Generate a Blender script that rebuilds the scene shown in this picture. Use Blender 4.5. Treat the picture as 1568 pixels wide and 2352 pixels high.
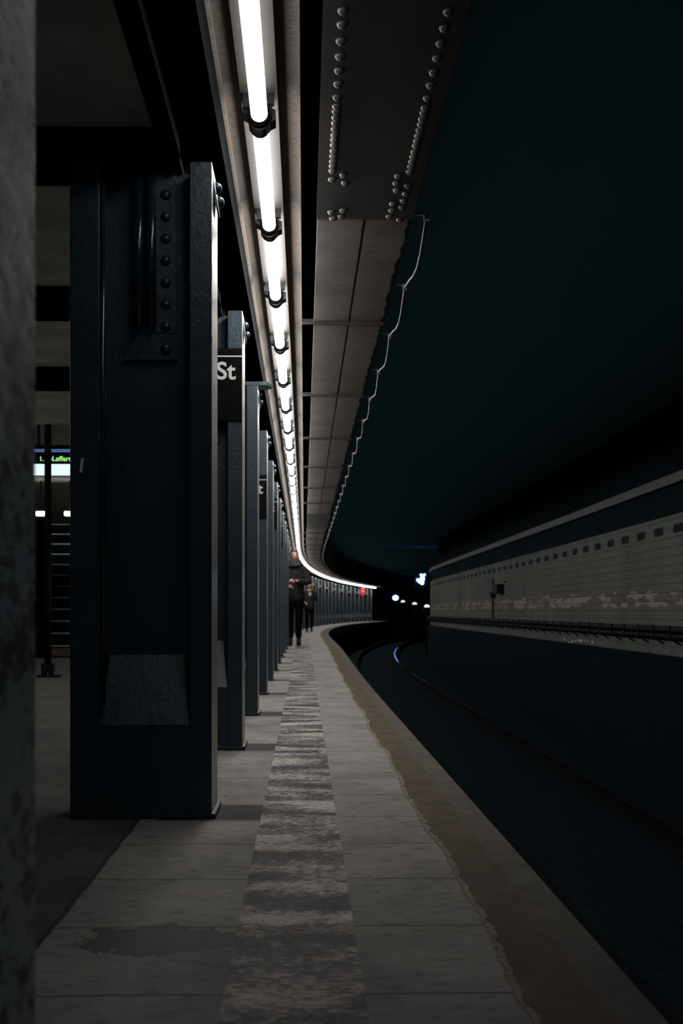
import bpy, bmesh, math, random
from mathutils import Vector, Matrix

random.seed(7)
C = bpy.context.scene.collection
SC = bpy.context.scene
for o in list(bpy.data.objects):
    bpy.data.objects.remove(o)

# ------------------------------------------------------------------ camera, world, exposure
EYE = 0.643
cd = bpy.data.cameras.new('camera')
cd.sensor_fit = 'VERTICAL'; cd.sensor_height = 36.0; cd.sensor_width = 24.0
cd.lens = 50.0
cd.shift_y = 228.0 / 2352.0
cd.clip_start = 0.05; cd.clip_end = 400
cd.dof.use_dof = True; cd.dof.focus_distance = 5.5; cd.dof.aperture_fstop = 7.0
cam = bpy.data.objects.new('camera', cd); C.objects.link(cam)
cam.location = (0, 0, EYE)
cam.rotation_euler = (math.radians(90), 0, -math.atan(86 / 3267))
SC.camera = cam

world = bpy.data.worlds.new('world'); SC.world = world
world.use_nodes = True
wbg = world.node_tree.nodes['Background']
wbg.inputs[0].default_value = (0.20, 0.68, 1.0, 1)
wbg.inputs[1].default_value = 0.05

SC.view_settings.view_transform = 'Standard'
SC.view_settings.look = 'None'
SC.view_settings.gamma = 1.0
SC.view_settings.exposure = 0.0
TUBE_L = 36.0          # radiance of the fluorescent tubes
SC.cycles.max_bounces = 6
SC.cycles.diffuse_bounces = 3
SC.cycles.glossy_bounces = 3
SC.cycles.sample_clamp_indirect = 4.0
SC.cycles.use_denoising = True

# ------------------------------------------------------------------ path of the station (it bends right far away)
def off(y):
    return 0.0 if y < 34 else 0.000714 * (y - 34) ** 2.165
def doff(y):
    return (off(y + .1) - off(y - .1)) / .2
def smooth(a, b, t):
    t = min(1, max(0, (t - a) / (b - a))); return t * t * (3 - 2 * t)
def widen(x, y):
    return x * (1 + .15 * smooth(11, 27, y)) + off(y)
WT = [(-3, 4.3), (16, 4.3), (24, 4.40), (36, 4.50), (46, 4.58), (52, 4.68), (56, 4.98), (60, 5.46), (66, 6.4), (75, 8.6), (95, 15), (135, 30)]
def wall_off(y):
    for (a, u), (b, v) in zip(WT, WT[1:]):
        if y <= b:
            t = max(0, (y - a) / (b - a)); return u + (v - u) * t - 4.3
    return WT[-1][1] - 4.3
YS = [-2 + .5 * i for i in range(30)] + [13 + 1.0 * i for i in range(83)]
YS_LONG = YS + [98, 102, 106, 110, 115, 120, 125, 130, 135]

# ------------------------------------------------------------------ mesh helpers
class MB:
    def __init__(s): s.bm = bmesh.new()
    def box(s, x0, x1, y0, y1, z0, z1, bev=0.0, M=None):
        b = bmesh.new() if (bev or M) else s.bm
        vs = [b.verts.new(p) for p in [(x0,y0,z0),(x1,y0,z0),(x1,y1,z0),(x0,y1,z0),(x0,y0,z1),(x1,y0,z1),(x1,y1,z1),(x0,y1,z1)]]
        for f in [(0,3,2,1),(4,5,6,7),(0,1,5,4),(1,2,6,5),(2,3,7,6),(3,0,4,7)]:
            b.faces.new([vs[i] for i in f])
        if b is not s.bm:
            if bev: bmesh.ops.bevel(b, geom=list(b.edges), offset=bev, segments=2, affect='EDGES', profile=.5)
            s.merge(b, M)
        return s
    def merge(s, b, M=None):
        if M: bmesh.ops.transform(b, matrix=M, verts=b.verts)
        m = bpy.data.meshes.new('tmp'); b.to_mesh(m); b.free(); s.bm.from_mesh(m); bpy.data.meshes.remove(m)
    def cyl(s, p, q, r, r2=None, n=16, caps=True):
        p = Vector(p); q = Vector(q); d = q - p
        b = bmesh.new()
        bmesh.ops.create_cone(b, cap_ends=caps, segments=n, radius1=r, radius2=r if r2 is None else r2, depth=d.length)
        s.merge(b, Matrix.Translation((p + q) / 2) @ d.to_track_quat('Z', 'Y').to_matrix().to_4x4()); return s
    def tube(s, pts, r, n=8):
        rings = []
        for i, p in enumerate(pts):
            a = Vector(pts[max(0, i - 1)]); c = Vector(pts[min(len(pts) - 1, i + 1)])
            q = (c - a).to_track_quat('Z', 'Y')
            rings.append([s.bm.verts.new(Vector(p) + q @ Vector((r * math.cos(2*math.pi*k/n), r * math.sin(2*math.pi*k/n), 0))) for k in range(n)])
        for A, B in zip(rings, rings[1:]):
            for k in range(n): s.bm.faces.new([A[k], A[(k+1) % n], B[(k+1) % n], B[k]])
        s.bm.faces.new(rings[0][::-1]); s.bm.faces.new(rings[-1]); return s
    def sphere(s, c, r, sc=(1,1,1), u=16, v=10):
        b = bmesh.new(); bmesh.ops.create_uvsphere(b, u_segments=u, v_segments=v, radius=r)
        s.merge(b, Matrix.Translation(c) @ Matrix.Diagonal((*sc, 1))); return s
    def dome(s, c, r, axis, n=14, rings=4, h=.75):
        # a rivet head: flattened half sphere standing on a surface, pointing along axis
        q = Vector(axis).to_track_quat('Z', 'Y'); R = []
        for i in range(rings):
            a = math.pi / 2 * i / rings
            R.append([s.bm.verts.new(Vector(c) + q @ Vector((r*math.cos(a)*math.cos(2*math.pi*k/n), r*math.cos(a)*math.sin(2*math.pi*k/n), r*h*math.sin(a)))) for k in range(n)])
        top = s.bm.verts.new(Vector(c) + q @ Vector((0, 0, r*h)))
        for A, B in zip(R, R[1:]):
            for k in range(n): s.bm.faces.new([A[k], A[(k+1) % n], B[(k+1) % n], B[k]])
        for k in range(n): s.bm.faces.new([R[-1][k], R[-1][(k+1) % n], top])
        s.bm.faces.new(R[0][::-1]); return s
    def prism(s, poly, axis, a, b):
        # poly of 2-D points extruded along axis 'x','y','z'
        def P(u, v, w): return {'x': (w, u, v), 'y': (u, w, v), 'z': (u, v, w)}[axis]
        A = [s.bm.verts.new(P(u, v, a)) for u, v in poly]; B = [s.bm.verts.new(P(u, v, b)) for u, v in poly]
        n = len(poly)
        s.bm.faces.new(A); s.bm.faces.new(B[::-1])
        for k in range(n): s.bm.faces.new([A[k], B[k], B[(k+1) % n], A[(k+1) % n]])
        return s
    def sweep(s, poly, ys, fx):
        # closed profile [(x,z)] swept along y; fx(x,y) moves x
        rings = [[s.bm.verts.new((fx(x, y), y, z)) for x, z in poly] for y in ys]
        n = len(poly)
        for A, B in zip(rings, rings[1:]):
            for k in range(n): s.bm.faces.new([A[k], A[(k+1) % n], B[(k+1) % n], B[k]])
        s.bm.faces.new(rings[0]); s.bm.faces.new(rings[-1][::-1]); return s
    def build(s, name, mat, parent=None, smooth=False, loc=None):
        bmesh.ops.recalc_face_normals(s.bm, faces=s.bm.faces)
        me = bpy.data.meshes.new(name); s.bm.to_mesh(me); s.bm.free()
        if smooth:
            for p in me.polygons: p.use_smooth = True
        me.materials.append(mat)
        o = bpy.data.objects.new(name, me); C.objects.link(o)
        if parent: o.parent = parent
        if loc: o.location = loc
        return o
def rect(x0, x1, z0, z1): return [(x0, z0), (x1, z0), (x1, z1), (x0, z1)]
def thing(name, label, cat, loc=(0, 0, 0), rz=0, group=None):
    o = bpy.data.objects.new(name, None); C.objects.link(o)
    o.empty_display_size = .1
    o.location = loc; o.rotation_euler = (0, 0, rz); tag(o, label, cat, group); return o
def tag(o, label, cat, group=None):
    o['label'] = label; o['category'] = cat
    if group: o['group'] = group
    return o
def struct(o, label=None, cat=None):
    o['kind'] = 'structure'
    if label: o['label'] = label
    if cat: o['category'] = cat
    return o
def dup(root, loc, rz, label, group=None):
    r = root.copy(); C.objects.link(r); r.location = loc; r.rotation_euler = (0, 0, rz); r['label'] = label
    if group: r['group'] = group
    for ch in list(root.children):
        c = ch.copy(); C.objects.link(c); c.parent = r
        for g in list(ch.children):
            d = g.copy(); C.objects.link(d); d.parent = c
    return r
ONES = ['', 'first', 'second', 'third', 'fourth', 'fifth', 'sixth', 'seventh', 'eighth', 'ninth', 'tenth', 'eleventh', 'twelfth', 'thirteenth', 'fourteenth', 'fifteenth', 'sixteenth', 'seventeenth', 'eighteenth', 'nineteenth']
def nth(n):
    if n < 20: return ONES[n]
    t = {2: ('twentieth', 'twenty'), 3: ('thirtieth', 'thirty'), 4: ('fortieth', 'forty'), 5: ('fiftieth', 'fifty'), 6: ('sixtieth', 'sixty'), 7: ('seventieth', 'seventy')}[n // 10]
    return t[0] if n % 10 == 0 else t[1] + '-' + ONES[n % 10]

# ------------------------------------------------------------------ material helpers
class NT:
    def __init__(s, name):
        s.m = bpy.data.materials.new(name); s.m.use_nodes = True
        s.t = s.m.node_tree; s.b = s.t.nodes['Principled BSDF']
        s.pos = s.t.nodes.new('ShaderNodeNewGeometry').outputs['Position']
        s.oc = s.t.nodes.new('ShaderNodeTexCoord').outputs['Object']
    def put(s, sock, v):
        if isinstance(v, bpy.types.NodeSocket): s.t.links.new(v, sock)
        elif isinstance(v, (tuple, list)):
            sock.default_value = (*v, 1) if (len(v) == 3 and sock.type == 'RGBA') else v
        else: sock.default_value = v
    def math(s, op, a, b=0.0, c=None, clamp=False):
        n = s.t.nodes.new('ShaderNodeMath'); n.operation = op; n.use_clamp = clamp
        s.put(n.inputs[0], a); s.put(n.inputs[1], b)
        if c is not None: s.put(n.inputs[2], c)
        return n.outputs[0]
    def scale(s, vec, v):
        n = s.t.nodes.new('ShaderNodeVectorMath'); n.operation = 'MULTIPLY'; s.put(n.inputs[0], vec); s.put(n.inputs[1], v); return n.outputs[0]
    def noise(s, vec, scale, detail=4, rough=.55, dist=0):
        n = s.t.nodes.new('ShaderNodeTexNoise'); s.put(n.inputs['Vector'], vec)
        n.inputs['Scale'].default_value = scale; n.inputs['Detail'].default_value = detail
        n.inputs['Roughness'].default_value = rough; n.inputs['Distortion'].default_value = dist
        return n.outputs['Fac']
    def ramp(s, f, stops):
        n = s.t.nodes.new('ShaderNodeValToRGB'); s.put(n.inputs[0], f)
        e = n.color_ramp.elements
        while len(e) < len(stops): e.new(.5)
        for i, (p, c) in enumerate(stops):
            e[i].position = p; c = (c, c, c) if not isinstance(c, tuple) else c; e[i].color = (*c, 1)
        return n.outputs[0]
    def mix(s, f, a, b, mode='MIX'):
        n = s.t.nodes.new('ShaderNodeMix'); n.data_type = 'RGBA'; n.blend_type = mode
        s.put(n.inputs[0], f); s.put(n.inputs[6], a); s.put(n.inputs[7], b); return n.outputs[2]
    def xyz(s, v):
        n = s.t.nodes.new('ShaderNodeSeparateXYZ'); s.put(n.inputs[0], v); return n.outputs
    def bump(s, h, strength=.3, dist=.01):
        n = s.t.nodes.new('ShaderNodeBump'); s.put(n.inputs['Height'], h); n.inputs['Strength'].default_value = strength; n.inputs['Distance'].default_value = dist
        s.t.links.new(n.outputs[0], s.b.inputs['Normal'])
    def out(s, color=None, rough=None, metal=None, spec=None):
        if color is not None: s.put(s.b.inputs['Base Color'], color)
        if rough is not None: s.put(s.b.inputs['Roughness'], rough)
        if metal is not None: s.put(s.b.inputs['Metallic'], metal)
        if spec is not None: s.put(s.b.inputs['Specular IOR Level'], spec)
        return s.m
    def near(s, v, c, w):   # 1 where |v-c|<w
        return s.math('LESS_THAN', s.math('ABSOLUTE', s.math('SUBTRACT', v, c)), w)

def simple(name, col, rough=.6, metal=0, spec=.5, var=.25, scale=30, bump=.15, bd=.003):
    n = NT(name)
    f = n.noise(n.oc, scale, 5)
    lo = tuple(c * (1 - var) for c in col); hi = tuple(min(1, c * (1 + var)) for c in col)
    c = n.ramp(f, [(.3, lo), (.7, hi)])
    if bump: n.bump(f, bump, bd)
    return n.out(c, rough, metal, spec)
def emit(name, col, s):
    n = NT(name); n.b.inputs['Base Color'].default_value = (*col, 1)
    n.b.inputs['Emission Color'].default_value = (*col, 1); n.b.inputs['Emission Strength'].default_value = s
    return n.m

def m_paint(name, col, rough, bs=.35):
    n = NT(name)
    f1 = n.noise(n.pos, 160, 3, .6); f2 = n.noise(n.pos, 38, 4, .6); f3 = n.noise(n.pos, 9, 3)
    h = n.math('ADD', n.math('MULTIPLY', f1, .35), f2)
    n.bump(h, bs, .006)
    c = n.ramp(f3, [(.35, tuple(x * .8 for x in col)), (.7, tuple(x * 1.25 for x in col))])
    r = n.math('ADD', rough - .08, n.math('MULTIPLY', f3, .16))
    n.b.inputs['Specular Tint'].default_value = (.72, .88, 1, 1)
    return n.out(c, r, 0, 1.0)
M_paint = m_paint('dark_blue_steel_paint', (.0085, .019, .029), .43)
M_bar = m_paint('glossy_dark_blue_paint', (.008, .016, .025), .22, .1)
def m_post():
    n = NT('worn_steel_paint')
    a = n.noise(n.scale(n.pos, (1, .38, 1)), 44, 2, .5); f = n.noise(n.scale(n.pos, (1, .4, 1)), 110, 2, .6); b = n.noise(n.scale(n.pos, (1, .5, 1)), 9, 3)
    m = n.math('ADD', n.math('ADD', n.math('MULTIPLY', a, .6), n.math('MULTIPLY', f, .3)), n.math('MULTIPLY', b, .35))
    c = n.ramp(m, [(.555, (.008, .012, .013)), (.60, (.30, .295, .28)), (.635, (.95, .91, .85))])
    n.bump(a, .25, .004)
    return n.out(c, .4, 0, .5)
M_post = m_post()
def m_worn():
    n = NT('worn_pale_column_face')
    a = n.noise(n.scale(n.pos, (1, 1, .5)), 26, 4, .6); f = n.noise(n.pos, 120, 3)
    c = n.ramp(a, [(.30, (.02, .024, .028)), (.38, (.66, .63, .58)), (.7, (.88, .85, .79))])
    n.bump(f, .15, .004)
    return n.out(c, .34, 0, 1.0)
M_worn = m_worn()
M_beam = simple('sooty_beam_paint', (.0018, .0024, .003), .95, 0, .02)
M_girder = simple('riveted_plate_paint', (.017, .0155, .014), .55, 0, .4, .3, 14, .2)
M_joint = simple('grimy_joint_strip', (.030, .025, .022), .8, 0, .2, .3, 30, .2)
M_plate = simple('lamp_channel_metal', (.021, .0182, .016), .55, 0, .2, .3, 25, .1)
M_soffit_edge = simple('dusty_channel_plaster', (.10, .085, .074), .8, 0, .2, .3, 60, .3)
M_socket = simple('black_lamp_holder', (.006, .006, .006), .4)
M_tube = emit('fluorescent_tube', (1.0, .965, .93), TUBE_L)
M_tube_dim = emit('dimmed_fluorescent_tube', (1.0, .965, .93), TUBE_L * .27)
M_tube_mid = emit('part_dimmed_fluorescent_tube', (1.0, .965, .93), TUBE_L * .6)
M_end = simple('tube_end_cap', (.25, .19, .13), .4)
M_cable = simple('cable_sheath', (.010, .010, .0095), .4, 0, .3)
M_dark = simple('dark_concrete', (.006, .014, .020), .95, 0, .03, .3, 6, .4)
M_void = simple('grey_tunnel_ceiling', (.085, .235, .30), .95, 0, .03, .0, 3, 0)
M_rail = simple('rail_steel', (.004, .004, .004), .9, 0, .05)
M_railtop = simple('polished_rail_head', (.05, .05, .055), .10, .9, .5, .1, 40, 0)
M_sign = simple('sign_enamel', (.004, .005, .005), .3, 0, .08, bump=0)
M_white = simple('white_enamel', (.80, .82, .80), .4, var=.03, bump=0)
M_red = simple('red_enamel', (.75, .03, .03), .4, var=.1, bump=0)
M_steel = simple('dull_steel', (.30, .30, .29), .35, .6)

def m_concrete():
    n = NT('platform_concrete')
    X, Y, Z = n.xyz(n.pos)
    big = n.noise(n.scale(n.pos, (1.2, 1, 1)), 2.2, 5, .6)
    str_ = n.noise(n.scale(n.pos, (1, 1.6, 1)), 17, 6, .7)
    fine = n.noise(n.pos, 120, 3, .6)
    c = n.ramp(big, [(.3, (.36, .35, .33)), (.7, (.66, .63, .59))])
    c = n.mix(.85, c, n.ramp(str_, [(.33, .42), (.46, .9), (.62, 1.0), (.75, 1.15)]), 'MULTIPLY')
    c = n.mix(.4, c, n.ramp(fine, [(.3, .6), (.7, 1.0)]), 'MULTIPLY')
    # concrete behind the column line is tinted darker to stand in for shade
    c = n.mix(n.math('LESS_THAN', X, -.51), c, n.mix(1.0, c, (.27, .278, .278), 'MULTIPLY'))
    # saw-cut joints
    wob = n.math('MULTIPLY', n.math('SUBTRACT', n.noise(n.pos, 7, 2), .5), .02)
    fr = n.math('PINGPONG', n.math('ADD', n.math('SUBTRACT', Y, 2.389), wob), .258)
    j1 = n.math('LESS_THAN', fr, .004)
    j2 = n.near(n.math('ADD', X, wob), -.51, .006)
    j = n.math('MAXIMUM', j1, j2)
    c = n.mix(n.math('MULTIPLY', j, .8), c, (.02, .02, .022))
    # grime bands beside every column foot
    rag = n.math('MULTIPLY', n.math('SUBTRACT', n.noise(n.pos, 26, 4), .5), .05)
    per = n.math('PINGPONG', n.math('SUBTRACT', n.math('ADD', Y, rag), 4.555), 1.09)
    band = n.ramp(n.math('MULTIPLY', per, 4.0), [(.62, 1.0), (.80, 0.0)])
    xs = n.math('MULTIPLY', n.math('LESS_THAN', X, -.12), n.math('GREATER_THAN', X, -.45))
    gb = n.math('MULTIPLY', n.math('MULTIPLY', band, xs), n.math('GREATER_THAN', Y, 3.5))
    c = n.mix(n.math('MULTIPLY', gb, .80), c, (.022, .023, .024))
    # damp spill
    wx = n.math('SUBTRACT', n.noise(n.pos, 9, 4, .6), .5); wy = n.math('SUBTRACT', n.noise(n.scale(n.pos, (1.3, 1, 1)), 12, 3), .5)
    ex = n.math('DIVIDE', n.math('ADD', n.math('ADD', X, .285), n.math('MULTIPLY', wx, .22)), .155)
    ey = n.math('DIVIDE', n.math('ADD', n.math('SUBTRACT', Y, 2.79), n.math('MULTIPLY', wy, .22)), .13)
    rr = n.math('ADD', n.math('POWER', n.math('ABSOLUTE', ex), 2), n.math('POWER', n.math('ABSOLUTE', ey), 2))
    sp = n.math('LESS_THAN', rr, 1.0)
    c = n.mix(n.math('MULTIPLY', sp, .72), c, (.045, .048, .05))
    n.bump(n.math('ADD', str_, n.math('MULTIPLY', fine, .4)), .35, .006)
    r = n.math('SUBTRACT', .85, n.math('MULTIPLY', sp, .12))
    return n.out(c, r, 0, .3)
def m_strip():
    n = NT('worn_dark_paving')
    lump = n.noise(n.scale(n.pos, (.55, 1.0, 1)), 5.2, 3, .5, .4)
    mid = n.noise(n.scale(n.pos, (.8, 1.5, 1)), 34, 5, .75)
    fine = n.noise(n.scale(n.pos, (.5, 1, 1)), 95, 4, .7)
    red = n.noise(n.pos, 6.5, 3)
    m = n.math('ADD', n.math('ADD', n.math('MULTIPLY', lump, .72), n.math('MULTIPLY', mid, .6)), n.math('MULTIPLY', fine, .80))
    c = n.ramp(n.math('MULTIPLY', m, .5), [(.48, (.010, .011, .011)), (.52, (.045, .043, .040)), (.545, (.32, .29, .265)), (.58, (.95, .88, .82))])
    c = n.mix(n.ramp(red, [(.55, 0.0), (.68, .55)]), c, n.mix(.8, c, (1.0, .62, .48), 'MULTIPLY'))
    n.bump(n.math('ADD', mid, fine), .8, .01)
    return n.out(c, n.ramp(fine, [(.3, .5), (.7, .8)]), 0, .5)
def m_yellow():
    n = NT('worn_ochre_paint')
    a = n.noise(n.scale(n.pos, (1, .6, 1)), 9, 5, .6); f = n.noise(n.pos, 90, 4, .7)
    c = n.ramp(a, [(.3, (.12, .092, .062)), (.6, (.19, .14, .085)), (.75, (.25, .21, .17))])
    c = n.mix(.5, c, n.ramp(f, [(.35, .45), (.65, 1.1)]), 'MULTIPLY')
    n.bump(f, .4, .004)
    return n.out(c, .8, 0, .3)
def m_edge():
    n = NT('edge_concrete')
    a = n.noise(n.pos, 6, 5, .6); f = n.noise(n.pos, 70, 4, .7)
    c = n.ramp(a, [(.3, (.12, .11, .095)), (.7, (.22, .20, .17))])
    c = n.mix(.5, c, n.ramp(f, [(.35, .5), (.65, 1.1)]), 'MULTIPLY')
    n.bump(f, .4, .004)
    return n.out(c, .8, 0, .3)
def m_soffit():
    n = NT('grimy_plaster_soffit')
    a = n.noise(n.scale(n.pos, (1, .7, 1)), 3.2, 5, .6); f = n.noise(n.scale(n.pos, (.4, 2, 1)), 22, 5, .7); g = n.noise(n.pos, 90, 3)
    c = n.ramp(a, [(.3, (.055, .046, .041)), (.7, (.108, .091, .080))])
    c = n.mix(.7, c, n.ramp(f, [(.32, .35), (.5, 1.0), (.7, 1.1)]), 'MULTIPLY')
    n.bump(n.math('ADD', f, n.math('MULTIPLY', g, .3)), .25, .004)
    return n.out(c, .75, 0, .3)
def m_tile():
    n = NT('glazed_wall_tile')
    X, Y, Z = n.xyz(n.pos)
    row = n.math('PINGPONG', n.math('SUBTRACT', Z, .118), .0535)
    g1 = n.math('LESS_THAN', row, .0048)
    col = n.math('PINGPONG', Y, .12)
    g2 = n.math('MULTIPLY', n.math('LESS_THAN', col, .0035), .35)
    g = n.math('MAXIMUM', g1, g2)
    big = n.noise(n.scale(n.pos, (1, .5, .25)), 1.6, 4, .6)
    cell = n.noise(n.scale(n.pos, (1, .6, 1.5)), 9, 3)
    c = n.ramp(big, [(.3, (.125, .136, .128)), (.7, (.195, .192, .178))])
    c = n.mix(.35, c, n.ramp(cell, [(.3, .6), (.7, 1.0)]), 'MULTIPLY')
    # cream patches in the tile colour, about chest height
    w = n.noise(n.scale(n.pos, (1, .55, 3.2)), 2.6, 4, .6)
    zz = n.ramp(n.math('ABSOLUTE', n.math('SUBTRACT', Z, .80)), [(.10, 1.0), (.24, 0.0)])
    rowfrac = n.math('FRACT', n.math('DIVIDE', n.math('SUBTRACT', Z, .118), .107))
    thr = n.math('GREATER_THAN', n.math('ADD', n.math('MULTIPLY', w, zz), n.math('MULTIPLY', rowfrac, .10)), .585)
    c = n.mix(n.math('MULTIPLY', thr, .75), c, (.47, .40, .345))
    c = n.mix(n.math('MULTIPLY', g, .75), c, (.05, .055, .055))
    # dark dashes of the border course
    per = n.math('FRACT', n.math('DIVIDE', n.math('SUBTRACT', Y, 16.03), .955))
    dash = n.math('MULTIPLY', n.math('LESS_THAN', per, .48), n.near(Z, 1.605, .05))
    c = n.mix(dash, c, (.012, .014, .018))
    wav = n.noise(n.scale(n.pos, (1, 1, 1)), 5, 2)
    n.bump(n.math('SUBTRACT', n.math('MULTIPLY', wav, .6), g), .25, .006)
    return n.out(c, .8, 0, .06)
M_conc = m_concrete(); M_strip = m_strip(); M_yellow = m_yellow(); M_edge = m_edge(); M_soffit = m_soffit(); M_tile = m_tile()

# ------------------------------------------------------------------ large structure
def S(name, prof, ys, fx, mat, label, cat):
    return struct(MB().sweep(prof, ys, fx).build(name, mat), label, cat)
lin = lambda x, y: x + off(y)
wid = lambda x, y: widen(x, y)
wl = lambda x, y: x + wall_off(y)

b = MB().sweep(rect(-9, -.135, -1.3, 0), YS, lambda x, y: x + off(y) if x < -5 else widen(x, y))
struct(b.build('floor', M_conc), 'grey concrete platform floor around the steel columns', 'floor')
S('trim_1', rect(-.135, .102, -.4, -.001), YS, wid, M_strip, 'dark rough worn paving strip running down the platform', 'paving strip')
S('trim_2', rect(.102, .488, -.4, 0), YS, wid, M_conc, 'grey concrete strip between dark paving and yellow edge band', 'paving strip')
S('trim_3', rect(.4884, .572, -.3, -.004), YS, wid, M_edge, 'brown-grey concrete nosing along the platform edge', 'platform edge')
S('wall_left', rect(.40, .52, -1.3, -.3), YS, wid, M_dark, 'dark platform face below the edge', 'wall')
# ochre band with a ragged painted edge lying on the concrete
bm = MB(); prev = None; rim = []
yy = -1.0
while yy < 95:
    r = .007 * (random.random() - .5) + .008 * math.sin(yy * 2.3) + .004 * math.sin(yy * 7.1)
    xs_ = [.363 + r, .363 + r + .006 + .012 * random.random(), .488]
    cur = [bm.bm.verts.new((widen(x, yy), yy, .0015)) for x in xs_]
    cur += [bm.bm.verts.new((widen(xs_[0], yy) - .004, yy, -.002)), bm.bm.verts.new((widen(xs_[2], yy), yy, -.002))]
    if prev:
        for i in (0, 1):
            f_ = bm.bm.faces.new([prev[i], prev[i + 1], cur[i + 1], cur[i]]); f_.material_index = 1 - i
        bm.bm.faces.new([prev[3], prev[0], cur[0], cur[3]])
    prev = cur; yy += .035 + .012 * max(0, yy - 4)
M_rim = simple('chipped_pale_rim', (.36, .31, .23), .85, 0, .2, .6, 60, .4)
o = struct(bm.build('trim_4', M_yellow), 'worn ochre warning band with a ragged inner edge', 'edge band')
o.data.materials.append(M_rim)

S('floor_track_bed', rect(.45, 22, -1.6, -1.28), YS_LONG, lin, M_dark, 'black track bed below the platform', 'track bed')
S('wall_right', rect(4.30, 4.6, .118, 1.77), YS_LONG, wl, M_tile, 'pale glazed tile wall across the track with a dashed dark border', 'wall')
S('baseboard_right', rect(4.22, 4.6, -1.6, .118), YS_LONG, wl, M_dark, 'dark concrete base under the tile wall', 'wall base')
S('trim_5', rect(4.36, 4.6, 1.77, 2.13), YS_LONG, wl, M_dark, 'recessed dark frieze above the tile wall', 'frieze')
M_ledge = simple('grey_cornice', (.13, .125, .115), .7, 0, .3, .2, 5, .2)
S('trim_6', [(4.27, 2.13), (4.6, 2.13), (4.6, 2.235), (4.25, 2.235), (4.25, 2.222)], YS_LONG, wl, M_ledge, 'grey cornice ledge above the dark frieze', 'cornice')
S('wall_right_upper', rect(4.62, 4.8, 1.9, 3.6), YS_LONG, wl, M_dark, 'black upper wall behind the cornice', 'wall')
S('ceiling', rect(.44, 22, 3.3, 3.5), YS_LONG, lin, M_void, 'black ceiling over the track', 'ceiling')
M_slab = simple('dim_plaster_slab', (.62, .64, .55), .9, 0, .1, .25, 4, .2)
S('ceiling_platform', rect(-9, -.443, 2.147, 2.5), [y for y in YS if y <= 11.5], lin, M_slab, 'dim plaster slab over the platform', 'ceiling')
S('ceiling_upper', rect(-.46, .05, 2.62, 3.5), YS, lin, M_dark, 'dark ceiling above the lamp channel', 'ceiling')
S('ceiling_top', rect(.051, .439, 3.302, 3.5), YS, lin, M_dark, 'dark ceiling above the girder', 'ceiling')
S('ceiling_platform_high', rect(-9, -.443, 2.62, 2.9), [y for y in YS if y >= 11.5], lin, M_slab, 'dim higher ceiling over the stairs', 'ceiling')
S('trim_7', rect(-.443, -.385, 2.06, 2.62), YS, lin, M_beam, 'black longitudinal steel beam over the column heads', 'beam')
S('wall_far', rect(-14, 45, -9, 12), [135.5, 136], lambda x, y: x, M_dark, 'black end of the tunnel', 'wall')
S('wall_platform_end', rect(-9, .25, 0, 2.6), [95.6, 96], lin, M_dark, 'dark wall closing the far end of the platform', 'wall')

# edge girder: soffit (grimy plaster), centre groove, riveted plates
gz = 2.222
gp = [(.055, gz), (.239, gz), (.239, gz + .012), (.251, gz + .012), (.251, gz), (.42, gz), (.435, gz + .01), (.44, gz + .03), (.44, 3.3), (.40, 3.3), (.40, 2.62), (.055, 2.62)]
girder = thing('edge_girder', 'long grimy ceiling girder above the platform edge with riveted plates', 'girder', (0, 0, 2.222))
def child(mb, name, mat, parent, smooth=False):
    o = mb.build(name, mat, parent, smooth); o.matrix_parent_inverse = Matrix.Translation(-Vector(parent.location)); return o
YG = [-2 + .1 * i for i in range(250)] + [23 + .5 * i for i in range(145)]
mb = MB(); rings = []
random.seed(3)
rings = []
for y in YG:
    j = random.uniform(-.010, .008)
    rings.append([mb.bm.verts.new((off(y) + x + (j if k in (5, 6) else 0), y, z + (abs(j) * .6 if k == 6 else 0))) for k, (x, z) in enumerate(gp)])
n_ = len(gp)
for A, B in zip(rings, rings[1:]):
    for k in range(n_): mb.bm.faces.new([A[k], A[(k+1) % n_], B[(k+1) % n_], B[k]])
mb.bm.faces.new(rings[0]); mb.bm.faces.new(rings[-1][::-1])
child(mb, 'soffit', M_soffit, girder)
child(MB().box(.050, .43, -1.5, 5.68, gz - .014, gz - .0005), 'cover_plate', M_girder, girder)
mb = MB().sweep(rect(.050, .43, gz - .014, gz - .0005), [23, 24, 25, 26, 26.9], lin)
child(mb, 'cover_plate', M_girder, girder)['label'] = 'dark far cover plate'
# cross joints every bay and the short stubs towards the lamp channel
for k in range(25):
    y = 7.77 + 2.6 * k
    if y > 94: break
    if 22 < y < 27: continue
    m = MB().box(off(y) + .052, off(y) + .432, y - .02, y + .02, gz - .016, gz - .0005)
    m.box(off(y) - .012, off(y) + .0535, y - .03, y + .03, gz - .006, gz + .012)
    child(m, 'joint_strip', M_joint, girder)
def pxY(y): return 5162 / (1404 - y)
left_y = [8, 40, 78, 114, 147, 178, 209, 230, 242, 256, 269, 283, 297, 308, 320, 334, 346, 358, 369, 380, 400]
right_y = [8, 46, 82, 116, 149, 179, 209, 232, 244, 258, 270, 284, 297, 309, 320, 334, 346, 357, 369, 381]
riv = [(.102, pxY(y)) for y in left_y] + [(.377, pxY(y)) for y in right_y]
riv += [(.102, 3.69 - .105 * (i + 1)) for i in range(8)] + [(.377, 3.69 - .105 * (i + 1)) for i in range(8)]
def rp(x, y):
    D = pxY(y); return ((x - 698) / 3267 * D, D)
riv += [rp(*p) for p in [(789, 390), (793, 408), (761, 476), (788, 472), (765, 491), (784, 486),
        (915, 391), (911, 408), (938, 414), (912, 424), (933, 432), (927, 449), (903, 456), (924, 464), (901, 471), (895, 485), (919, 493)]]
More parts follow.
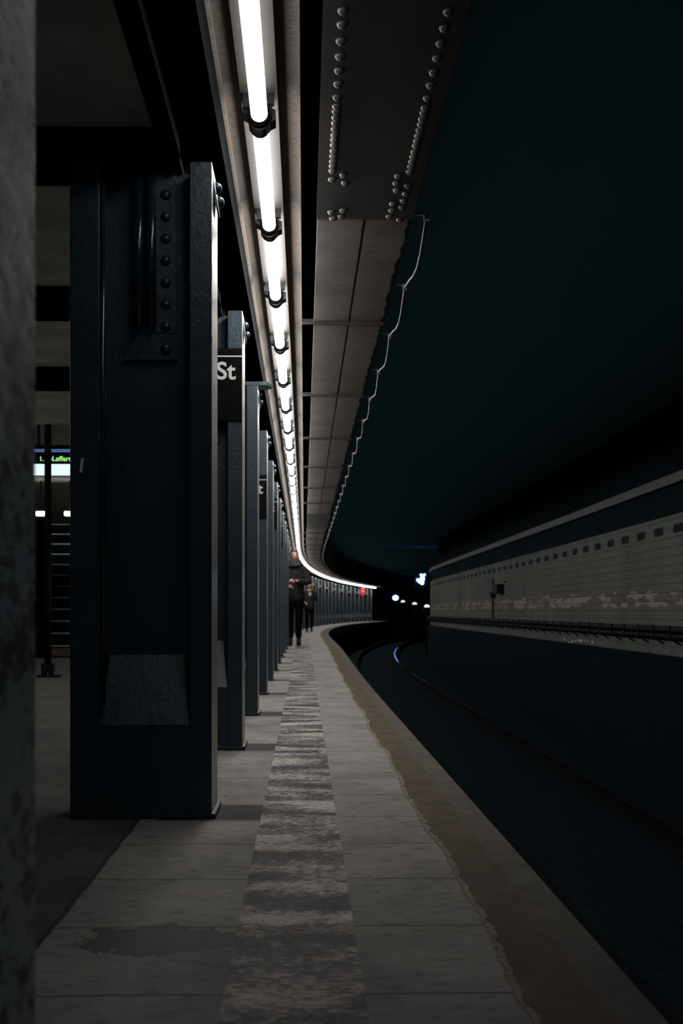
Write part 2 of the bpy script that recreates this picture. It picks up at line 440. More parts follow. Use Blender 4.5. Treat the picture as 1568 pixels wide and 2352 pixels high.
def rivet_mesh():
    m = MB().dome((0, 0, 0), .0165, (0, 0, -1), 16, 5, .95)
    bmesh.ops.recalc_face_normals(m.bm, faces=m.bm.faces)
    me = bpy.data.meshes.new('rivet'); m.bm.to_mesh(me); m.bm.free()
    for p in me.polygons: p.use_smooth = True
    return me
RV = rivet_mesh(); RV.materials.append(simple('rivet_paint', (.075, .07, .066), .35, 0, .5, .2, 60, .2))
for x, y in riv:
    o = bpy.data.objects.new('rivet', RV); C.objects.link(o); o.parent = girder
    o.location = (x, y, gz - .0135 - 2.222)

# transverse beams over the columns
COLS = [4.41 + 2.18 * k for k in range(41)]
for k, y in enumerate(COLS[:3]):
    o = MB().box(-8.5, -.385, y + .02, y + .27, 2.035, 2.16).build('ceiling_beam', M_beam)
    tag(o, ('nearest' if k == 0 else nth(k + 1)) + ' dark beam crossing the platform ceiling' + (', over the first whole column' if k == 0 else ' from the front'), 'beam', 'beams across the platform ceiling')

# ------------------------------------------------------------------ lamp channel and lamps
ch = thing('lamp_channel', 'long metal lamp channel carrying the row of fluorescent tubes', 'light fitting', (0, 0, 2.3))
YL = [-1.5 + .5 * i for i in range(190)]
child(MB().sweep(rect(-.196, -.082, 2.235, 2.290), YL, lin), 'raceway', M_plate, ch)
child(MB().sweep([(-.256, 2.290), (-.020, 2.290), (-.020, 2.33), (-.256, 2.33)], YL, lin), 'backing_board', M_soffit_edge, ch)
child(MB().sweep(rect(-.263, -.252, 2.252, 2.33), YL, lin), 'side_lip', M_soffit_edge, ch)
struct(MB().sweep(rect(-.2675, -.2640, 2.128, 2.60), YL, lin).build('trim_8', M_beam), 'black light-blocking skirt added along the platform side of the lamp channel', 'trim')  # added board, keeps lamp light off the beam and column heads
child(MB().sweep(rect(-.021, -.012, 2.262, 2.33), YL, lin), 'side_lip', M_soffit_edge, ch)
child(MB().sweep(rect(-.18, -.10, 2.33, 2.62), [-1.5, 20, 34, 40, 46, 52, 58, 64, 70, 76, 82, 88, 93], lin), 'hanger_web', M_beam, ch)

LZ = 2.173; LX = -.138; PITCH = 1.258; HALF = 1.258 / 2
def make_lamp(label, loc, rz, group):
    t = thing('fluorescent_lamp', label, 'lamp', loc, rz, group)
    # origin under the raceway at the far holder; tube runs towards -y
    m = MB().cyl((0, -1.160, 0), (0, -.005, 0), .0255, n=20)
    m.build('tube', M_tube, t, True)
    m = MB().cyl((0, -.012, 0), (0, .012, 0), .0355, n=24)
    e = m.build('end_ring', M_socket, t, True)
    m = MB()
    m.prism([(-.030, .062), (-.052, .062), (-.052, .012), (-.036, .004), (-.034, -.018), (-.020, -.036), (-.008, -.043), (.008, -.043), (.020, -.036), (.034, -.018), (.050, -.010), (.050, .020), (.038, .026), (.038, .062)], 'y', .010, .088)
    m.build('lamp_holder', M_socket, t)
    MB().box(-.050, -.026, -.02, .012, .02, .062).build('clip', M_socket, t)
    MB().box(.026, .046, -.02, .012, .03, .062).build('clip', M_socket, t)
    return t
jmin = 0
lamp0 = None; dim_list = []
NL = 71
for j in range(jmin, NL):
    y = 4.39 + PITCH * j
    i = j - jmin + 1
    x = LX + off(y)
    rz = -math.atan(doff(y - .6))
    if j == jmin: lab = 'lit fluorescent tube at the top of the picture, nearest of the long lamp row'
    elif i <= 30: lab = 'lit fluorescent tube, ' + nth(i) + ' from the near end of the lamp row'
    elif i <= 37: lab = 'lit fluorescent tube, ' + nth(i) + ' from the near end, before the bend'
    else: lab = 'tiny distant lit fluorescent tube on the bending far end of the lamp row'
    g = 'fluorescent tubes over the platform edge'
    if lamp0 is None: lp = lamp0 = make_lamp(lab, (x, y, LZ), rz, g)
    else: lp = dup(lamp0, (x, y, LZ), rz, lab, g)
    if j - jmin < 2:
        for cch in lp.children:
            if cch.name.startswith('tube'):
                dim_list.append((cch, (M_tube_dim, M_tube_mid)[j - jmin]))
# the lamps of the other platform side, hidden behind the near columns
for q in range(2):
    dup(lamp0, (-4.3, 9.0 + 3.5 * q, 1.98), 0, 'lit fluorescent tube on the far side of the platform', 'fluorescent tubes on the other platform side')

for cch, mm in dim_list:      # the two nearest tubes are dimmed to darken the near floor
    cch.data = cch.data.copy(); cch.data.materials[0] = mm

# cable hanging along the girder
cab = thing('hanging_cable', 'cable slung from clips along the outer side of the girder', 'cable', (0, 0, 3.0))
cz = 2.215; hc = cz - EYE
clips = []
y = 3.0
step = 2.37e-4 * 3267 * hc
y0 = 1.106e-3 * 3267 * hc
pts = []
ncl = 48
for k in range(0, ncl):
    yc = y0 + step * k
    for s in range(6):
        t = s / 6
        yy = yc + step * t
        pts.append((.49 + off(yy) + .012 * math.sin(math.pi * t), yy, cz - .05 * math.sin(math.pi * t) ** 2))
    clips.append(yc)
child(MB().tube(pts, .0070, 8), 'cable', M_cable, cab, True)
for yc in clips:
    m = MB().box(off(yc) + .4405, off(yc) + .505, yc - .012, yc + .012, cz + .012, cz + .022)
    m.box(off(yc) + .479, off(yc) + .501, yc - .01, yc + .01, cz - .012, cz + .014)
    child(m, 'clip', M_steel, cab)

# ------------------------------------------------------------------ columns
def make_column(label, loc):
    t = thing('steel_column', label, 'column', loc, 0, 'steel columns along the platform')
    # local x=0 is the track-side face, y=0 the near face
    H = 2.035
    fl = MB().box(-.070, 0, 0, .29, .018, H, .004).build('flange', M_paint, t)
    fl.data.materials.append(M_worn)      # the track-side face is worn down to pale primer
    for p_ in fl.data.polygons:
        if p_.normal.x > .6: p_.material_index = 1
    MB().box(-.437, -.345, 0, .29, .018, H, .004).build('flange', M_paint, t)
    MB().box(-.3455, -.0695, .13, .16, .018, H).build('web', M_paint, t)
    m = MB().cyl((-.338, .006, .35), (-.338, .006, H), .010, n=12)
    m.build('bead', M_bar, t, True)
    # foot block with a sloping cap between the flanges
    m = MB()
    A = [(-.345, .004, .018), (-.070, .004, .018), (-.345, .004, .292), (-.070, .004, .292), (-.330, .128, .505), (-.095, .128, .505), (-.345, .128, .018), (-.070, .128, .018), (-.345, .128, .300), (-.070, .128, .300)]
    v = [m.bm.verts.new(p) for p in A]
    for f in [(0, 1, 3, 2), (2, 3, 5, 4), (4, 5, 9, 8), (8, 9, 7, 6), (6, 7, 1, 0), (0, 2, 8, 6), (2, 4, 8), (1, 7, 9, 3), (3, 9, 5)]:
        m.bm.faces.new([v[i] for i in f])
    m.build('foot_block', M_paint, t)
    MB().box(-.44, .012, -.006, .30, 0, .018, .004).build('base_plate', M_paint, t)
    # splice plate, twin bars and rivets on the upper web
    MB().box(-.185, -.120, .105, .131, 1.525, H).build('splice_plate', M_paint, t)
    for xb in (-.236, -.196):
        m = MB().cyl((xb, .085, 1.54), (xb, .085, H), .016, n=14)
        m.build('bar', M_bar, t, True)
    m = MB().prism([(-.24, 1.525), (-.115, 1.525), (-.115, 1.44), (-.285, 1.44)], 'y', .110, .131)
    m.build('gusset', M_paint, t)
    for k in range(9):
        m = MB().dome((-.152, .106, 1.475 + .0695 * k if k else 1.475), .017, (0, -1, 0), 14, 4, .8)
        m.build('rivet', M_paint, t, True)
    # head clip with two bolts on the track-side face
    m = MB().box(0, .007, .06, .20, -.04, .075, 0, Matrix.Translation((0.001, 0, 1.955)) @ Matrix.Rotation(math.radians(-10), 4, 'Y'))
    m.build('head_clip', M_paint, t)
    for z, xo in ((1.990, .004), (1.945, .012)):
        MB().dome((xo, .13, z), .020, (1, 0, .1), 14, 4, 1.0).build('bolt', M_paint, t, True)
    return t
col_labels = {
    0: 'whole dark blue steel column in the foreground left, largest in view',
    1: 'dark blue steel column carrying the black St sign behind the foreground column',
    2: 'third whole steel column, the one just right of the St sign, with a head ledge',
    3: 'fourth whole steel column, carrying the second black sign',
    4: 'fifth whole steel column, between the second and third black signs',
    5: 'sixth whole steel column, carrying the third black sign',
    6: 'seventh whole steel column, between the third and fourth black signs',
    7: 'eighth whole steel column, carrying the fourth black sign',
    10: 'steel column that hides one side of the standing man'}
col0 = None
for k, y in enumerate(COLS):
    loc = (-.285 + off(y), y, 0)
    lab = col_labels.get(k) or (('steel column, ' + nth(k + 1) + ' whole one from the camera') if k < 16 else
        ('distant steel column, ' + nth(k + 1) + ' whole one from the camera') if k < 22 else 'tiny distant steel column on the far bend of the platform')
    if col0 is None: c = col0 = make_column(lab, loc)
    else: c = dup(col0, loc, -math.atan(doff(y)), lab)
    if k == 2:
        m = MB().prism([(-.10, 0), (.055, 0), (.088, .12), (.055, .2), (-.10, .2)], 'z', 2.036, 2.058)
        m.build('head_ledge', M_paint, c)
# worn post right beside the camera
p = thing('steel_post', 'near blurred worn steel post at the left picture edge', 'post', (-.285, 1.12, 0))
MB().box(-.40, 0, 0, .40, .02, 2.14, .004).build('shaft', M_post, p)
MB().box(-.43, .01, -.03, .43, 0, .02, .004).build('base_plate', M_paint, p)

# ------------------------------------------------------------------ signs on the columns
def text_mesh(txt, size, x, y, z, mat, parent, name, bold=.0, align='RIGHT', ext=.0012, rot=(math.pi / 2, 0, 0)):
    cu = bpy.data.curves.new('lettering', 'FONT'); cu.body = txt; cu.size = size; cu.extrude = ext; cu.offset = bold; cu.align_x = align
    o = bpy.data.objects.new('lettering', cu); C.objects.link(o)
    bpy.context.view_layer.update()
    me = bpy.data.meshes.new_from_object(o.evaluated_get(bpy.context.evaluated_depsgraph_get()))
    bpy.data.objects.remove(o); bpy.data.curves.remove(cu)
    me.materials.clear(); me.materials.append(mat); me.name = name
    r = bpy.data.objects.new(name, me); C.objects.link(r); r.parent = parent; r.location = (x, y, z); r.rotation_euler = rot
    return r
def make_sign(label, loc):
    # local origin: top right front corner
    t = thing('station_sign', label, 'sign', loc, 0, 'black station signs on the columns')
    MB().box(-.42, 0, 0, .012, -.333, 0).build('panel', M_sign, t)
    MB().box(-.42, 0, -.0015, .0, -.040, -.034).build('white_line', M_white, t)
    text_mesh('St', .112, -.030, -.0005, -.142, M_white, t, 'lettering', .0022)
    text_mesh('n', .078, -.128, -.0005, -.212, M_white, t, 'lettering', .0018)
    return t
sg0 = None
sign_words = {1: 'black station sign reading St on the second whole column, largest of the signs', 3: 'second black station sign from the front, hung lower than the rest', 5: 'third black station sign from the front', 7: 'fourth black station sign from the front'}
for k in range(1, 41, 2):
    y = COLS[k]
    zt = 1.69 if k == 3 else 1.857
    loc = (-.285 + off(y) - .002, y - .014, zt)
    lab = sign_words.get(k) or ('black station sign, ' + nth((k + 1) // 2) + ' from the front' if k < 13 else 'tiny distant black station sign on a column of the far bend')
    if sg0 is None: sg0 = make_sign(lab, loc)
    else: dup(sg0, loc, -math.atan(doff(y)), lab)
y = COLS[38]
rs = thing('red_sign', 'small red sign among the far columns on the bend', 'sign', (-.30 + off(y), y - .03, 1.62))
MB().box(-.14, .14, 0, .012, 0, .52).build('panel', M_red, rs)
MB().box(-.11, .11, -.002, 0, .22, .25).build('lettering', M_white, rs)

# ------------------------------------------------------------------ right wall fittings, rails
M_pipe = simple('black_conduit', (.010, .010, .011), .7, 0, .12)
cd_ = thing('wall_conduit', 'black conduit on brackets along the tile wall', 'pipe', (4.2, 0, .42))
ysw = [0 + 1.0 * i for i in range(62)]
child(MB().tube([(4.20 + wall_off(y), y, .435) for y in ysw], .038, 10), 'pipe', M_pipe, cd_, True)
child(MB().tube([(4.225 + wall_off(y), y, .352) for y in ysw], .028, 10), 'pipe', M_pipe, cd_, True)
for k in range(58):
    y = 10.4 + .815 * k
    x = 4.30 + wall_off(y)
    if y > 56: break
    m = MB().box(x - .14, x - .0, y - .02, y + .02, .300, .322).prism([(x - .13, .322), (x - .10, .322), (x - .02, .275), (x, .255), (x, .245), (x - .04, .262)], 'y', y - .015, y + .015)
    m.box(x - .15, x - .13, y - .02, y + .02, .30, .48)
    child(m, 'bracket', M_pipe, cd_)
y = 32.0; xw = 4.30 + wall_off(y)
jb = thing('junction_box', 'dark box fixed on the tile wall across the track', 'electrical box', (xw - .015, y, 1.05))
MB().box(-.16, 0, -.36, .36, -.01, .20, .01).build('box', M_pipe, jb)
MB().box(-.05, 0, -.80, -.62, .23, .26).build('knockout', M_pipe, jb)
tl = thing('wall_conduit_drop', 'slim dark conduit with a fitting beside the wall box', 'conduit', (xw, y + 1.3, .46))
MB().cyl((-.03, 0, .0), (-.03, 0, .95), .02).build('pipe', M_pipe, tl)
MB().box(-.10, 0, -.16, .16, .50, .64, .01).build('fitting', M_pipe, tl)
# little white scrawl low on the tiles
m = MB()
for k, (px, py, w) in enumerate([(1298, 1468, 3), (1311, 1477, 4), (1318, 1474, 4), (1326, 1472, 3), (1333, 1471, 3), (1340, 1472, 5), (1349, 1472, 2), (1356, 1473, 2), (1368, 1475, 4)]):
    D = 3267 * 4.40 / (px - 698); z = EYE - (py - 1404) / 3267 * D; hw = w / 2 * D * D / (3267 * 4.4)
    m.sphere((4.298 + wall_off(D), D, z), 1.0, (.004, hw, w * D / 3267 * .7), 10, 6)
tag(m.build('paint_scrawl', M_white), 'white dotted paint scrawl low on the tile wall', 'graffiti')

def rail(name, x, label):
    prof = [(x - .07, -1.28), (x + .07, -1.28), (x + .07, -1.265), (x + .012, -1.25), (x + .012, -1.14), (x + .036, -1.13), (x + .036, -1.105), (x + .030, -1.10), (x - .030, -1.10), (x - .036, -1.105), (x - .036, -1.13), (x - .012, -1.14), (x - .012, -1.25), (x - .07, -1.265)]
    o = tag(MB().sweep(prof, YS_LONG, lin).build(name, M_rail), label, 'rail')
    if x > 2: MB().sweep(rect(x - .022, x + .022, -1.101, -1.0985), YS_LONG, lin).build('rail_head', M_railtop, o)
    return o
rail('running_rail', 1.57, 'running rail nearest the platform in the dark track bed')
rail('running_rail', 3.0, 'farther running rail, faint line in the dark track bed')

# ------------------------------------------------------------------ distant lights
def P(px, py, D):
    th = math.atan(86 / 3267); r = (px - 784) / 3267 * D; z = EYE + (1404 - py) / 3267 * D
    return Vector((r * math.cos(th) + D * math.sin(th), -r * math.sin(th) + D * math.cos(th), z))
M_blue = emit('blue_signal_lens', (.22, .42, 1.0), 8)
q = P(908, 1373, 126)
t = thing('signal_post', 'round blue signal light on a post far down the track', 'signal', (q.x, q.y, -1.28))
MB().cyl((0, 0, 0), (0, 0, q.z + 1.28 - .22), .05).build('post', M_pipe, t)
MB().cyl((0, .02, q.z + 1.28), (0, .20, q.z + 1.28), .30).build('housing', M_pipe, t)
MB().sphere((0, 0, q.z + 1.28), .26, (1, .4, .85)).build('lens', M_blue, t, True)
q = P(968, 1331, 60)
t = thing('blue_lamp_cluster', 'ragged cluster of blue-white lights at the far end of the tile wall', 'signal', q)
MB().box(-.30, .30, .06, .12, -.34, .30).build('bracket', M_pipe, t)
for dx, dz, r in [(-.16, -.02, .06), (-.07, -.06, .09), (.03, .02, .10), (.02, -.14, .08), (.04, .10, .08), (-.02, .19, .05), (.12, .20, .045), (-.10, -.10, .05)]:
    MB().sphere((dx, 0, dz), r, (1, .5, 1), 12, 8).build('lens', M_blue, t, True)
M_mark = emit('lit_patch_glow', (.9, .92, .85), 1.2)  # glowing spheres on posts stand in for pale lit patches down the tunnel
for i, (px, py, D, w) in enumerate([(925, 1382, 82, 'left'), (952, 1387, 72, 'middle'), (980, 1393, 59, 'right')]):
    q = P(px, py, D)
    t = thing('lit_patch_stand_in', w + ' one of three small glowing stand-ins for lit patches beside the tunnel track', 'lamp', (q.x, q.y, -1.28), 0, 'glowing stand-ins for lit patches in the tunnel')
    h = q.z + 1.28
    MB().cyl((0, 0, 0), (0, 0, h - .05), .03).build('post', M_pipe, t)
    MB().sphere((0, 0, h), .10, (1.1, 1, .8), 12, 8).build('glass', M_mark, t, True)  # glowing sphere standing in for a lit patch
    MB().box(-.16, .10, -.12, .12, h - .16, h - .03, .02, Matrix.Translation((0, 0, 0))).build('shade', M_pipe, t)

# ------------------------------------------------------------------ the platform seen through the gap at the left
D0 = 15.0
q = P(125, 1062, D0)
ck = thing('arrival_display', 'hanging arrival display with green Lefferts text over a white panel', 'display', q)
M_screen = emit('display_panel_light', (.72, .86, 1.0), 1.1)
M_green = emit('display_text_green', (.34, .95, .24), 1.0)
M_bluebar = emit('display_bar_blue', (.10, .22, .48), .9)
M_bullet = emit('display_bullet_blue', (.25, .35, .9), 1.0)
u = D0 / 3267
W0, W1 = -60 * u, 75 * u
MB().box(W0, W1, 0, .12, -30 * u, 40 * u, .004).build('case', M_sign, ck)
MB().box(W0 + .01, W1 - .01, -.006, .004, -30 * u, -4 * u).build('lit_panel', M_screen, ck)
MB().box(W0 + .01, W1 - .01, -.006, .004, 24 * u, 26 * u).build('blue_bar', M_bluebar, ck)
MB().box(W0 + .01, W1 - .01, -.006, .004, 28 * u, 30 * u).build('blue_bar', M_bluebar, ck)
text_mesh('1.', 15 * u, -24 * u, -.007, 3 * u, M_green, ck, 'green_text', .0012, 'RIGHT')
text_mesh('Lefferts', 16 * u, -5 * u, -.007, 3 * u, M_green, ck, 'green_text', .0010, 'LEFT')
MB().cyl((-9 * u, -.007, 7.5 * u), (-9 * u, .004, 7.5 * u), 4 * u).build('blue_bullet', M_bullet, ck)
M_faint = emit('display_text_faint', (.60, .76, .90), .85)
text_mesh('Euclid', 12 * u, 2 * u, -.007, -21 * u, M_faint, ck, 'faint_text', 0, 'LEFT')
MB().cyl((W0 + .1, .06, 40 * u), (W0 + .1, .06, 2.62 - q.z), .012).build('hanger', M_pipe, ck)
MB().cyl((W1 - .1, .06, 40 * u), (W1 - .1, .06, 2.62 - q.z), .012).build('hanger', M_pipe, ck)

q = P(110, 1555, 13.9)
pp = thing('pipe_post', 'slim dark pipe post in front of the arrival display', 'post', (q.x, q.y, 0))
MB().cyl((0, 0, .10), (0, 0, 2.62), .034).build('pipe', M_pipe, pp, True)
MB().prism([(-.06, .13), (.06, .13), (.055, .02), (.02, .02), (.0, .08), (-.02, .02), (-.055, .02)], 'y', -.05, .05).build('forked_foot', M_pipe, pp)
MB().box(-.10, .12, -.08, .08, 0, .02, .004).build('base_plate', M_pipe, pp)

M_lamp2 = emit('ceiling_lamp_glass', (1, .95, .88), 20)
for i, (px, w) in enumerate([(93, 'left'), (159, 'right')]):
    q = P(px, 1180, 21.5)
    t = thing('stair_lamp', w + ' of two small bright lamps above the stairs', 'lamp', q, 0, 'lamps above the stairs')
    MB().box(-.07, .07, -.04, .04, -.03, .03, .012).build('glass', M_lamp2, t)
    MB().box(-.085, .085, .0, .10, .031, .055).build('housing', M_pipe, t)
    MB().cyl((0, .05, .055), (0, .05, 2.62 - q.z), .01).build('stem', M_pipe, t)

st = thing('staircase', 'dark staircase rising away with light step edges', 'stairs', (-3.6, 19.8, 0))
m = MB(); NS = 12
for k in range(NS):
    m.box(-.9, 1.6, .28 * k, .28 * k + .29, 0 if k < 1 else .17 * k - .05, .17 * (k + 1) - .004)
m.build('steps', M_dark, st)
M_nose = simple('worn_step_edge', (.62, .66, .60), .5)
for k in range(NS):
    MB().box(-.88, 1.58, .28 * k - .004, .28 * k + .014, .17 * (k + 1) - .014, .17 * (k + 1)).build('step_edge', M_nose, st)
MB().box(-.88, 1.58, -.012, -.002, .02, .13).build('first_riser', M_yellow, st)
MB().box(-1.5, .08, -.16, -.06, 0, 1.9).build('end_panel', M_dark, st)
struct(MB().box(-9.2, -9.0, -2, 95, -.2, 2.4).build('wall_platform_left', M_dark), 'dark far left wall of the station', 'wall')
struct(MB().box(-9.0, -.6, 32, 32.2, 0, 2.14).build('wall_back', M_dark), 'dark wall behind the stairs', 'wall')

# ------------------------------------------------------------------ people
def skin_mesh(name, verts, edges, radii, sub=1):
    me = bpy.data.meshes.new(name); me.from_pydata([Vector(v) for v in verts], edges, [])
    o = bpy.data.objects.new(name, me); C.objects.link(o)
    o.modifiers.new('skin', 'SKIN')
    for i, r in enumerate(radii):
        sv = me.skin_vertices[0].data[i]; rr = r if isinstance(r, tuple) else (r, r)
        sv.radius = rr; sv.use_root = (i == 0)
    s = o.modifiers.new('sub', 'SUBSURF'); s.levels = sub; s.render_levels = sub
    bpy.context.view_layer.update()
    out = bpy.data.meshes.new_from_object(o.evaluated_get(bpy.context.evaluated_depsgraph_get()))
    bpy.data.objects.remove(o); bpy.data.meshes.remove(me)
    return out
def fuse(name, bm, voxel, mat, parent, sm=4):
    bmesh.ops.recalc_face_normals(bm, faces=bm.faces)
    me = bpy.data.meshes.new(name); bm.to_mesh(me); bm.free()
    o = bpy.data.objects.new(name, me); C.objects.link(o)
    r = o.modifiers.new('remesh', 'REMESH'); r.mode = 'VOXEL'; r.voxel_size = voxel
    s = o.modifiers.new('smooth', 'SMOOTH'); s.iterations = sm; s.factor = .5
    bpy.context.view_layer.update()
    out = bpy.data.meshes.new_from_object(o.evaluated_get(bpy.context.evaluated_depsgraph_get()))
    bpy.data.objects.remove(o)
    for p in out.polygons: p.use_smooth = True
    out.materials.clear(); out.materials.append(mat); out.name = name
    r = bpy.data.objects.new(name, out); C.objects.link(r); r.parent = parent
    return r
M_skin = simple('skin', (.85, .52, .42), .5, 0, .4, .06, 20, 0)
M_hair = simple('brown_hair', (.10, .065, .04), .5, 0, .4, .4, 90, .3)
M_coat = simple('charcoal_coat', (.042, .042, .042), .8, 0, .2, .35, 14, .3)
M_trouser = simple('black_trousers', (.006, .006, .008), .9, 0, .1, .3, 20, .2)
M_scarf = simple('grey_knit_scarf', (.075, .09, .09), .9, 0, .2, .4, 60, .6)
M_eye = simple('eye', (.02, .015, .012), .2, bump=0)
M_lip = simple('lips', (.40, .16, .14), .5, bump=0)
M_shoe = simple('black_shoe', (.006, .006, .006), .5)
def hand_into(bm, wrist, d, up, side):
    # five separate bent fingers and a palm; d = pointing direction, up = back of hand, side = thumb side
    wrist = Vector(wrist); d = Vector(d).normalized(); up = Vector(up).normalized(); side = Vector(side).normalized()
    V = [wrist, wrist + d * .05, wrist + d * .092]; E = [(0, 1), (1, 2)]; R = [(.026, .020), (.038, .017), (.040, .014)]
    me = skin_mesh('palm', V, E, R); bm.from_mesh(me); bpy.data.meshes.remove(me)
    for k, L in enumerate((.072, .080, .075, .060)):
        b0 = wrist + d * .075 + side * (.030 - .020 * k); kn = wrist + d * .098 + side * (.032 - .0215 * k)
        m1 = kn + d * L * .42 - up * L * .15; m2 = m1 + d * L * .22 - up * L * .24; tp = m2 + d * L * .04 - up * L * .26
        me = skin_mesh('finger', [b0, kn, m1, m2, tp], [(0, 1), (1, 2), (2, 3), (3, 4)], [.009, .0095, .0088, .008, .007]); bm.from_mesh(me); bpy.data.meshes.remove(me)
    a = wrist + d * .03 + side * .025; c = a + d * .025 + side * .028 - up * .008; e = c + d * .032 + side * .008 - up * .014
    me = skin_mesh('thumb', [a, c, e], [(0, 1), (1, 2)], [.014, .011, .009]); bm.from_mesh(me); bpy.data.meshes.remove(me)
def head_into(bm, c, yaw=0):
    b = bmesh.new(); bmesh.ops.create_uvsphere(b, u_segments=40, v_segments=30, radius=1)
    for v in b.verts:
        x, y, z = v.co
        w = .076 * (1 - .16 * max(0, -z) ** 1.3) ; hh = .118
        X = x * w; Y = y * .098; Z = z * hh
        if y < 0:   # face side
            Y *= 1 - .10 * max(0, -z)
            Y -= .021 * math.exp(-(x / .17) ** 2 - ((z + .22) / .20) ** 2)      # nose
            Y -= .010 * math.exp(-(x / .30) ** 2 - ((z + .62) / .14) ** 2)      # mouth
            Y -= .010 * math.exp(-(x / .35) ** 2 - ((z + .90) / .12) ** 2)      # chin
            for s in (-1, 1): Y += .010 * math.exp(-((x - s * .42) / .20) ** 2 - ((z - .02) / .13) ** 2)  # sockets
            Y -= .005 * math.exp(-(x / .7) ** 2 - ((z - .22) / .10) ** 2)       # brow
        v.co = (X, Y, Z)
    for s in (-1, 1):
        b2 = bmesh.new(); bmesh.ops.create_uvsphere(b2, u_segments=12, v_segments=8, radius=1)
        bmesh.ops.transform(b2, matrix=Matrix.Translation((s * .078, .008, -.012)) @ Matrix.Diagonal((.010, .018, .030, 1)), verts=b2.verts)
        tmp = bpy.data.meshes.new('t'); b2.to_mesh(tmp); b2.free(); b.from_mesh(tmp); bpy.data.meshes.remove(tmp)
    bmesh.ops.transform(b, matrix=Matrix.Translation(c) @ Matrix.Rotation(yaw, 4, 'Z'), verts=b.verts)
    tmp = bpy.data.meshes.new('t'); b.to_mesh(tmp); b.free(); bm.from_mesh(tmp); bpy.data.meshes.remove(tmp)
def limb(bm, pts, rad):
    me = skin_mesh('limb', pts, [(i, i + 1) for i in range(len(pts) - 1)], rad, 2); bm.from_mesh(me); bpy.data.meshes.remove(me)

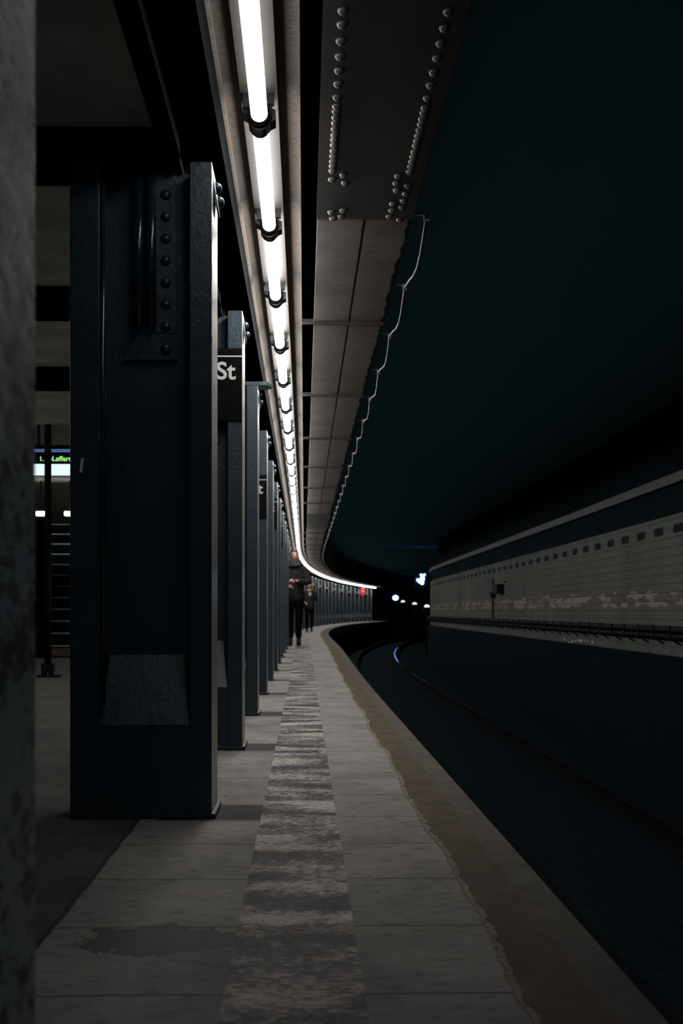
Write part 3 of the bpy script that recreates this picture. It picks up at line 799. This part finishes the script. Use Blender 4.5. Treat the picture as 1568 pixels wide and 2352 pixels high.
def make_person(label, loc, sc, hx, Lelb, Lwr, Relb, Rwr, scarf=True, hair=M_hair, coat=M_coat, vox=.0065, rz=0):
    t = thing('person', label, 'person', loc, rz); t.scale = (sc, sc, sc)
    HC = Vector((hx, -.03, 1.682))
    ShL = Vector((.185, 0, 1.45)); ShR = Vector((-.185, 0, 1.45))
    Lelb = Vector(Lelb); Lwr = Vector(Lwr); Relb = Vector(Relb); Rwr = Vector(Rwr)
    bm = bmesh.new()
    limb(bm, [(0, 0, .95), (0, .01, 1.10), (0, .01, 1.28), (0, 0, 1.42), (hx * .5, 0, 1.50), (hx, -.01, 1.60)], [(.165, .115), (.145, .10), (.165, .11), (.15, .09), .06, .055])
    for s in (-1, 1):
        limb(bm, [(s * .06, 0, .95), (s * .095, 0, .88), (s * .085, -.01, .50), (s * .075, .01, .09)], [.10, .088, .058, .040])
        limb(bm, [(s * .075, .03, .05), (s * .08, -.06, .035), (s * .088, -.15, .025)], [.040, .040, .03])
    limb(bm, [(0, 0, 1.40), ShL, (ShL + Lelb) / 2, Lelb, (Lelb + Lwr) / 2, Lwr], [.08, .058, .048, .040, .036, .027])
    limb(bm, [(0, 0, 1.40), ShR, (ShR + Relb) / 2, Relb, (Relb + Rwr) / 2, Rwr], [.08, .058, .048, .040, .036, .027])
    hand_into(bm, Lwr, (Lwr - Lelb), (0, -.5, .85), (0, -.85, -.5)); hand_into(bm, Rwr, (Rwr - Relb), (0, -.5, .85), (0, -.85, -.5))
    head_into(bm, HC)
    body = fuse('body', bm, vox, M_skin, t, 3)
    # hair cap
    b = bmesh.new(); bmesh.ops.create_uvsphere(b, u_segments=36, v_segments=26, radius=1)
    dele = []
    for v in b.verts:
        x, y, z = v.co
        k = 1.0 + .10 * max(0, z) + .02 * math.sin(14 * x + 9 * z) + .015 * math.sin(23 * y)
        v.co = (x * .083 * k, y * .107 * k + .006, z * .128 * k + .003)
        lim = .36 if y < -.25 else (.10 if y < .05 else -.50)
        if z < lim: dele.append(v)
    bmesh.ops.delete(b, geom=dele, context='VERTS')
    bmesh.ops.solidify(b, geom=b.faces, thickness=.012)
    bmesh.ops.transform(b, matrix=Matrix.Translation(HC), verts=b.verts)
    m = MB(); m.bm.free(); m.bm = b; m.build('hair', hair, t, True)
    for s in (-1, 1):
        MB().sphere(HC + Vector((s * .031, -.083, .004)), .011, (1.15, .6, .75), 12, 8).build('eye', M_eye, t, True)
        MB().box(-.017, .017, -.004, .004, -.003, .003, .001, Matrix.Translation(HC + Vector((s * .033, -.092, .026)))).build('eyebrow', hair, t)
    MB().sphere(HC + Vector((0, -.094, -.072)), .02, (1.0, .35, .28), 14, 8).build('lips', M_lip, t, True)
    # coat
    bm = bmesh.new()
    limb(bm, [(0, 0, .78), (0, .0, .95), (0, .0, 1.12), (0, 0, 1.30), (0, 0, 1.42), (hx * .4, 0, 1.50)], [(.21, .155), (.20, .15), (.19, .145), (.205, .145), (.17, .12), (.09, .085)])
    for Sx, El, Wr in ((ShL, Lelb, Lwr), (ShR, Relb, Rwr)):
        limb(bm, [(0, 0, 1.40), Sx, (Sx + El) / 2, El, (El + Wr) / 2, El + (Wr - El) * .9], [.10, .085, .075, .070, .062, .052])
    fuse('coat', bm, .012, coat, t, 5)
    bm = bmesh.new()
    for s in (-1, 1):
        limb(bm, [(s * .05, 0, .93), (s * .095, 0, .86), (s * .085, -.01, .50), (s * .075, .01, .10)], [.13, .105, .075, .062])
    fuse('trousers', bm, .012, M_trouser, t, 3)
    for s in (-1, 1):
        m = MB().box(-.045, .045, -.20, .07, 0, .085, .025); m.box(-.045, .045, -.06, .07, .05, .13, .02)
        m.build('shoe', M_shoe, t, True).location = (s * .08, .02, 0)
    if scarf:
        m = MB()
        for k in range(3):
            r = .088 + .012 * k; z = 1.575 - .030 * k
            m.tube([(hx + r * math.cos(a) * 1.05, -.012 + r * math.sin(a) * 1.1, z + .012 * math.sin(2 * a + k) - .012 * (a > math.pi)) for a in [2 * math.pi * i / 26 for i in range(27)]], .030, 10)
        m.build('scarf', M_scarf, t, True)
    return t
p1 = make_person('standing person in dark coat and grey scarf, half hidden by a column', (-.182, 27.05, 0), 1.012, .005,
    (.275, -.06, 1.17), (.02, -.265, 1.205), (-.31, -.03, 1.18), (-.13, -.23, 1.13))
p2 = make_person('smaller distant person in dark clothes holding a phone, behind the nearer person', (.165, 45.0, 0), .87, .02,
    (.27, .0, 1.16), (.23, -.25, 1.14), (-.27, .02, 1.14), (-.14, -.22, 1.05), False, M_trouser, M_coat, .009)
MB().sphere((.03, -.145, 1.36), .05, (1.0, .3, 1.5)).build('shirt_front', M_white, p2, True)
ph = MB().box(-.035, .035, -.005, .005, -.07, .07, .004).build('phone', M_pipe); ph.location = (.165 + .19, 45 - .345, 1.04)
tag(ph, 'dark phone in the hand of the distant person', 'phone')
hb = thing('handbag', 'brown bag hanging beside the distant person', 'bag', (-.09, 44.66, .58))
MB().box(-.09, .09, -.04, .04, 0, .15, .02).build('pouch', simple('brown_leather', (.35, .15, .07), .6), hb)
MB().tube([(-.06 + .12 * i / 12, 0, .14 + .28 * math.sin(math.pi * i / 12)) for i in range(13)], .008).build('strap', M_pipe, hb)
# pale sliver added as a painted highlight on the foreground column
q = P(188, 1070, 4.40)
m = MB().prism([(-.006, -.022), (.002, -.022), (.008, .022), (.0, .022)], 'y', -.004, 0)
o = m.build('highlight_sliver', M_white); o.location = (q.x, 4.409, q.z); tag(o, 'small pale sliver painted as a highlight on the foreground column', 'highlight')
